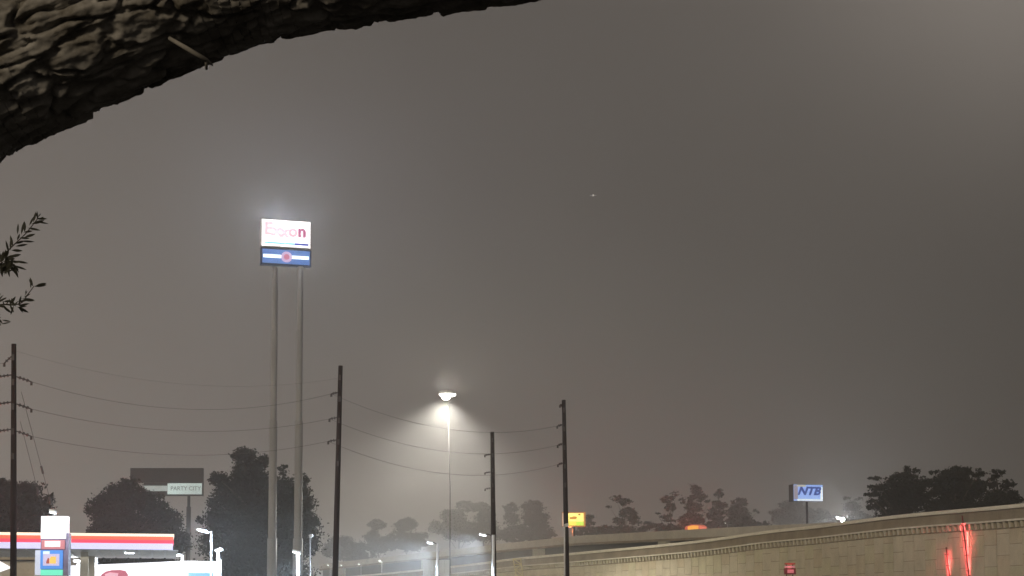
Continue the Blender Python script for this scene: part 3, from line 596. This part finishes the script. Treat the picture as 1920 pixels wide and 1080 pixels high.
k_ = Yo / F; q = MB(); q.prism([(-19 * k_, -16 * k_), (22 * k_, -16 * k_), (22 * k_, 4 * k_), (17 * k_, 7 * k_), (5 * k_, 8.5 * k_), (-8 * k_, 8 * k_), (-17 * k_, 5 * k_), (-19 * k_, 2 * k_)], at(1303, 992, Yo) + Vector((0, 0, 0)), (1, 0, 0), (0, 0, 1), .4); q.build('cabinet', emi('orange_case', (.65, .12, .05), .7), os_)
q = MB(); q.prism([(-14 * k_, -12 * k_), (6 * k_, -12 * k_), (6 * k_, 6 * k_), (-6 * k_, 6.6 * k_), (-14 * k_, 4 * k_)], at(1303, 992, Yo) + Vector((0, -.42, 0)), (1, 0, 0), (0, 0, 1), .05); q.build('sign_face', emi('orange_face', (1, .42, .03), 1.05, .2, .8), os_)
q = MB(); q.prism([(8 * k_, -12 * k_), (20 * k_, -12 * k_), (20 * k_, 3 * k_), (8 * k_, 5.5 * k_)], at(1303, 992, Yo) + Vector((0, -.42, 0)), (1, 0, 0), (0, 0, 1), .05); q.build('red_face', emi('red_face', (.85, .16, .09), .85), os_)
c = at(1303, 1006, Yo); MB().tube([(c.x, Yo + .2, 0), (c.x, Yo + .2, c.z)], .22, 12).build('post', M_dark, os_, True)
lamp_light('sign_glow', 'POINT', at(1304, 983, Yo) + Vector((0, 1.1, .2)), 5500, (1, .06, .05), os_, .6)
Yn = 182; ns = empty('store_sign', (at(1513, 900, Yn).x, Yn, 0), 'white box sign with slanted blue letters NTB on a dark post', 'sign')
RN = Matrix.Rotation(math.radians(13), 3, 'Z'); cN = at(1511, 925, Yn); wN = 3.62; hN = 32 / F * Yn
MB().box(cN, (wN, 1.3, hN), M=RN).build('cabinet', mat('sign_case', (.05, .045, .05), .6), ns)
nl = lambda u, v, d: cN + RN @ Vector((u, -d - .375, v))
MB().box(nl(0, 0, .29), (wN - .1, .04, hN - .1), M=RN).build('sign_face', emi('ntb_face', (.32, .48, .90), .90, .3, .7), ns)
MB().box(nl(-wN / 2 + .30, 0.05, .32), (.45, .03, hN - .35), M=RN).build('side_patch', emi('mauve_patch', (.36, .31, .36), .8), ns)
MB().box(nl(-.85, hN / 2 - .17, .325), (1.1, .03, .20), M=RN).build('top_patch', emi('cream_patch', (.58, .53, .40), .85), ns)
MB().box(nl(wN / 2 - .20, -.1, .32), (.28, .03, hN - .4), M=RN).build('bright_edge', emi('edge_white', (.80, .90, 1), 1.05), ns)
MB().box(nl(.2, -hN / 2 + .16, .325), (3.1, .03, .20), M=RN).build('bottom_edge', emi('bottom_white', (.80, .88, .95), .95), ns)
text('lettering', 'NTB', 1.25, nl(.02, .17, .345), RN @ FRONT, emi('ntb_blue', (.03, .07, .36), .75, .1), ns, .012, shear=.35, off=.05, xs=1.12)
MB().tube([(cN.x + .1, Yn, 0), (cN.x + .1, Yn, cN.z - hN / 2)], .13, 12).build('post', M_dark, ns, True)
lamp_light('sign_glow', 'AREA', nl(.4, 0, .5), 620, (.75, .85, 1), ns, (2.6, 1.2), aim=(.2, -1, 0))

# ------------------------------------------------------------------ small things low in the frame
Yg = 118; gs = empty('blank_signboard', (at(818, 900, Yg).x, Yg, 0), 'pale blank panel with vertical seams behind the left lamp post', 'signboard')
gz = at(818, 1050, Yg).z; gx0, gx1 = at(793, 1050, Yg).x, at(843, 1050, Yg).x
for i in range(5):
    w = (gx1 - gx0) / 5; MB().box((gx0 + w * (i + .5), Yg, (gz + 1.2) / 2), (w - .02, .12, gz - 1.2)).build('panel', M_grey, gs)
for s in (.15, .85): MB().tube([(gx0 + (gx1 - gx0) * s, Yg + .1, 0), (gx0 + (gx1 - gx0) * s, Yg + .1, gz - .2)], .05, 8).build('post', M_steel, gs)
Yt = 122; lt = empty('lattice_mast', (at(975, 900, Yt).x, Yt, 0), 'slanting yellowish lattice mast in front of the retaining wall', 'mast')
M_yel = mat('yellow_paint', (.62, .56, .38), .6, .2)
def tpt(f, s): a = at(962 + s * 14, 1048, Yt); c_ = at(974 + s * 12, 1110, Yt); p = a.lerp(c_, f); return p
for s in (0, 1):
    a, c_ = tpt(0, s), tpt(1, s); dd = c_ - a; e = a + dd * (a.z / -dd.z); MB().tube([a, e], .045, 6).build('rail', M_yel, lt)
q = MB()
for k in range(9):
    f = k / 6; q.tube([tpt(f, k % 2), tpt(f + 1 / 6, (k + 1) % 2)], .04, 5); q.tube([tpt(f, 0), tpt(f, 1)], .035, 5)
q.build('bracing', M_yel, lt)
def front_Y(px):
    return min((abs(960 + F * front.pt(dd, 0, 0).x / (front.pt(dd, 0, 0).y * cp + (front.pt(dd, 0, 0).z - EYE) * sp) - px), front.pt(dd, .90, 0).y) for dd in np.arange(0, 80, .25))[1]
def neon(xt, yt, xb, label):
    Y = front_Y(xb); a = at(xt, yt, Y); c_ = at(xb, 1080, Y); dd = c_ - a; e = a + dd * (a.z / -dd.z)
    t = empty('neon_post', e, label, 'neon post', 'red neon posts in front of the retaining wall')
    MB().tube([a, e], [.05, .07], 8).build('post', mat('neon_back', (.10, .008, .010), .6), t, True)
    a2 = a.lerp(e, .06)
    for s_ in (-1, 1):
        o = Vector((s_ * .13, 0.06, 0)); b_ = e + o; b_.z += .02
        MB().tube([a2 + o, b_], .028, 8).build('neon_tube', emi('neon_red', (.60, .07, .08), .6, .5, .9), t, True)
    q = MB()
    for f in np.arange(.08, .95, .12): p = a.lerp(e, f); q.box(p + Vector((0, .03, 0)), (.30, .05, .06))
    q.build('clips', mat('clip_red', (.2, .05, .05), .6), t)
    q = MB(); q.tube([a2 + Vector((.01, .10, 0)), e + Vector((.01, .10, .02))], .018, 6); q.build('light_strip', emi('strip_red', (1, .12, .13), 190, .5, .7), t, True)
neon(1804, 967, 1817, 'taller red glowing neon post, leaning, right one of the pair')
neon(1774, 1026, 1780, 'shorter red glowing neon post left of the taller one')
Yr = 105; rs = empty('red_sign', (at(1481, 900, Yr).x, Yr, 0), 'small glowing red framed sign low against the retaining wall', 'sign')
MB().box(*pbox(1470, 1065.5, 1492, 1077, .12, Yr)).build('frame', emi('red_frame', (.16, .02, .02), .5), rs)
MB().box(*pbox(1476, 1068, 1488, 1074.5, .05, Yr, .08)).build('sign_face', emi('red_pink', (.55, .16, .18), .8), rs)
MB().box(*pbox(1471, 1061, 1490.5, 1064.5, .06, Yr)).build('upper_bar', emi('pink_bar', (.50, .20, .22), .7), rs)
MB().box(*pbox(1471, 1056, 1491, 1058.5, .08, Yr)).build('top_bar', mat('bar_red', (.25, .06, .05), .6), rs)
c = at(1481, 1066, Yr); q = MB(); q.tube([(c.x - .2, Yr + .1, 0), (c.x - .2, Yr + .1, c.z + .35)], .03, 6); q.tube([(c.x + .2, Yr + .1, 0), (c.x + .2, Yr + .1, c.z + .35)], .03, 6); q.build('post', M_dark, rs)
lamp_light('sign_glow', 'POINT', c + Vector((0, -.3, .1)), 9, (1, .15, .15), rs, .1)

# ------------------------------------------------------------------ aeroplane, far above
Pa = at(1112, 367, 2600); ap = empty('airplane', Pa, 'tiny airplane with its landing light on, alone high in the sky', 'airplane')
q = MB(); q.tube([Pa + Vector((0, -4, 0)), Pa + Vector((0, -3, 0)), Pa + Vector((0, 2, .1)), Pa + Vector((0, 5, .5))], [.2, .7, .7, .15], 10); q.build('fuselage', M_white, ap, True)
q = MB(); q.prism([(-5.5, -.4), (5.5, -.4), (5.5, .5), (0, 1.0), (-5.5, .5)], Pa + Vector((0, -.5, .5)), (1, 0, 0), (0, 1, 0), .12); q.build('wing', M_white, ap)
q = MB(); q.prism([(-1.8, 0), (1.8, 0), (1.8, .7), (-1.8, .7)], Pa + Vector((0, 4.2, .5)), (1, 0, 0), (0, 1, 0), .08); q.box(Pa + Vector((0, 4.6, 1.1)), (.1, .9, 1.3)); q.build('tail', M_white, ap)
MB().sphere(Pa + Vector((0, -4.4, -.4)), 1.5).build('landing_light', emi('landing_glow', (1, .92, .85), .5), ap)

# ------------------------------------------------------------------ tree over the camera: bark built as real relief
def bark_tube(pts, rads, n, m, name, parent, pl=.075, seed=0., amp=.0066):
    P = catmull([Vector(p) for p in pts], 12); R = list(np.interp(np.linspace(0, 1, len(P)), np.linspace(0, 1, len(rads)), rads))
    Ls = [0]
    for a, c in zip(P, P[1:]): Ls.append(Ls[-1] + (c - a).length)
    T = Ls[-1]; V = []; up = Vector((0, -1, 0)); frame = None
    for i in range(n + 1):
        d = T * i / n; j = min(int(np.searchsorted(Ls, d, side='right')) - 1, len(P) - 2); f = (d - Ls[j]) / (Ls[j + 1] - Ls[j])
        c = P[j].lerp(P[j + 1], f); r = R[j] * (1 - f) + R[j + 1] * f
        tg = (P[min(j + 2, len(P) - 1)] - P[max(j - 1, 0)]).normalized()
        frame = (up if frame is None else frame); frame = (frame - tg * frame.dot(tg)).normalized(); bn = tg.cross(frame)
        for k in range(m):
            t = 2 * math.pi * k / m; dr = frame * math.cos(t) + bn * math.sin(t)
            q = Vector((d / pl, r * math.cos(t) / (pl * .34), r * math.sin(t) / (pl * .34))) + Vector((seed, seed, 0))
            wq = q + noise.noise_vector(q * .7) * .65 + noise.noise_vector(q * 2.4) * .20 + noise.noise_vector(q * 7) * .05
            ds, ps_ = noise.voronoi(wq); crack = min(1, (ds[1] - ds[0]) / .20); crack = crack * crack * (3 - 2 * crack)
            cell = ps_[0]; hsh = noise.noise(cell * 3.7 + Vector((3, 9, 1))); tilt = (wq.x - cell.x) * .35
            fine = noise.fractal(q * 3.5, .8, 2.2, 5); big = noise.noise(q * .22)
            ridges = abs(noise.noise(Vector((q.x * .9, q.y * 4.2, q.z * 4.2))))
            step = max(0., math.sin(3.2 * q.y + 2.4 * noise.noise(q * .9))) ** .35
            h = amp * (1.5 * crack + .8 * hsh + .8 * tilt + .55 * min(ds[0], 1.) ** 2 + .42 * fine + .4 * big + .3 * ridges + .3 * step) - amp * 1.3
            V.append(c + dr * (r + h))
    Fc = [(i * m + k, (i + 1) * m + k, (i + 1) * m + (k + 1) % m, i * m + (k + 1) % m) for i in range(n) for k in range(m)]
    me = bpy.data.meshes.new(name); me.from_pydata(V, [], Fc); me.update()
    return link(name, me, M_bark, parent, True)
M_bark = mat('rough_bark', (.115, .096, .066), .92, .45, 16, .9, 110, col2=(.40, .385, .37))
Yl = 1.8
tr_ = empty('oak_tree', (at(-620, 900, Yl).x, Yl, 0), 'thick rough-barked oak limb arching over the top left corner', 'tree')
base = tr_.location
Ltop = at(-620, 760, Yl + .02)
limb_px = ((-560, 640), (-330, 330), (-95, 132), (172, 8), (430, -93), (680, -128), (990, -158), (1350, -210), (1800, -330))
limb = bark_tube([at(x, y, Yl) for x, y in limb_px], [v * Yl / F for v in (210, 200, 188, 182, 176, 162, 148, 118, 78)], 1000, 330, 'limb', tr_, pl=.088)
bark_tube([(base.x - .05, Yl, -.1), (base.x - .02, Yl, .5), (base.x, Yl, 1.1), at(-640, 760, Yl), at(-600, 500, Yl), at(-640, 100, Yl), at(-700, -400, Yl)], [.24, .20, .18, .17, .14, .11, .08], 260, 110, 'trunk', tr_, seed=5.)
# broken twig stub
s0 = at(318, 72, Yl - .112); s1 = at(352, 92, Yl - .13); s2 = at(386, 112, Yl - .118); s3 = at(398, 122, Yl - .10)
q = MB(); q.tube([s0, s1, s2, s3], [.0022, .0026, .0024, .0012], 8); q.tube([s2, s2 + Vector((-.001, .01, -.007))], [.0018, .0014], 6)
q.build('broken_twig', mat('grey_twig', (.20, .185, .165), .85, .2, 60), tr_, True)
M_tleaf = mat('oak_leaf_near', (.022, .022, .014), .6, .3, 40)
def leafy(pts, leaves, Y, name='leafy_twig', r=.0016):
    W_ = [at(x, y, Y + dz) for x, y, dz in pts]; C = catmull(W_, 6)
    tw = MB().tube(C, list(np.linspace(r, r * .4, len(C))), 6).build(name, M_trunk, tr_, True)
    lv = MB(); s = Y / F
    for (x, y, ang_, ln) in leaves:
        o = at(x, y, Y + random.uniform(-.03, .03)); a = math.radians(ang_); d = Vector((math.cos(a), random.uniform(-.35, .35), math.sin(a))).normalized()
        sd = d.cross(Vector((random.uniform(-.6, .6), -1, random.uniform(-.6, .6)))).normalized(); nn = d.cross(sd); L_ = ln * s; w = L_ * random.uniform(.085, .125)
        V = [o]; prof = [(.12, .25), (.3, .8), (.5, 1), (.7, .85), (.88, .4)]
        for f, g_ in prof:
            bend = nn * (L_ * .12 * f * f); V += [o + d * L_ * f + sd * w * g_ + bend + nn * w * .25 * g_, o + d * L_ * f + bend, o + d * L_ * f - sd * w * g_ + bend + nn * w * .25 * g_]
        V.append(o + d * L_ + nn * L_ * .12); Fc = [(0, 1, 2), (0, 2, 3)]
        for k in range(4): b0 = 1 + 3 * k; Fc += [(b0, b0 + 3, b0 + 4, b0 + 1), (b0 + 1, b0 + 4, b0 + 5, b0 + 2)]
        Fc += [(13, 16, 14), (14, 16, 15)]; lv.add(V, Fc)
    lv.build('leaves', M_tleaf, tw, True); return tw
L1 = []
for i in range(26):
    f = i / 25; x = -25 + 95 * f; y = 515 - 100 * f + (8 * math.sin(f * 6)); up_ = 1 if i % 2 else -1
    L1.append((x, y, 48 + up_ * random.uniform(22, 60), random.uniform(16, 27)))
L1 += [(70, 408, 110, 12), (70, 408, 60, 12), (68, 410, 2, 20), (72, 412, 25, 12), (38, 452, 5, 26), (28, 462, 12, 24), (45, 445, 20, 22), (20, 470, 100, 26), (33, 440, 95, 24), (46, 436, 92, 22), (5, 492, 80, 26)]
for i in range(26): a = random.uniform(-150, 30); L1.append((20 + random.uniform(-10, 8), 486 + random.uniform(-8, 12), a, random.uniform(18, 28)))
for i in range(12): L1.append((random.uniform(-12, 6), random.uniform(480, 515), random.uniform(-90, 120), 24))
leafy([(-330, 620, 0), (-150, 590, .0), (-30, 520, 0), (15, 470, 0), (48, 438, 0), (72, 408, 0)], L1, 2.6)
L2 = [(62, 537, 125, 20), (62, 537, 108, 18), (63, 537, 3, 26), (66, 536, 8, 24), (58, 541, 95, 14), (46, 555, 70, 12), (40, 560, 2, 24), (42, 562, -8, 26), (44, 558, 30, 16), (32, 575, -25, 24), (48, 552, 80, 9)]
for i in range(44): x = random.uniform(-25, 36); L2.append((x, 568 + .05 * x + random.uniform(-5, 9), random.choice((90, 75, 110, 60, 0, -20, -60, -110, 20)) + random.uniform(-15, 15), random.uniform(12, 22)))
for i in range(16): L2.append((random.uniform(-25, 4), random.uniform(580, 612), random.uniform(-120, 20), 18))
leafy([(-330, 640, 0), (-150, 610, 0), (-20, 574, 0), (35, 570, 0), (52, 552, 0), (64, 536, 0)], L2, 2.6)
MB().tube([at(-600, 620, Yl), at(-470, 615, 2.1), at(-330, 630, 2.6)], [.02, .012, .004], 8).build('branch', M_trunk, tr_, True)

# ------------------------------------------------------------------ haze
hz = MB().box((0, 350, 20.5), (1204, 944, 43)).build('haze', None)
hz.data.materials.clear(); hm_ = bpy.data.materials.new('haze_air'); hm_.use_nodes = True; t = hm_.node_tree; t.nodes.clear()
pv = t.nodes.new('ShaderNodeVolumePrincipled'); om = t.nodes.new('ShaderNodeOutputMaterial'); t.links.new(pv.outputs[0], om.inputs['Volume'])
pv.inputs['Color'].default_value = (.92, .90, .88, 1); pv.inputs['Density'].default_value = .00098; pv.inputs['Anisotropy'].default_value = .35
hz.data.materials.append(hm_); tag(hz, 'thin night mist', None, None, 'stuff'); del hz['label']
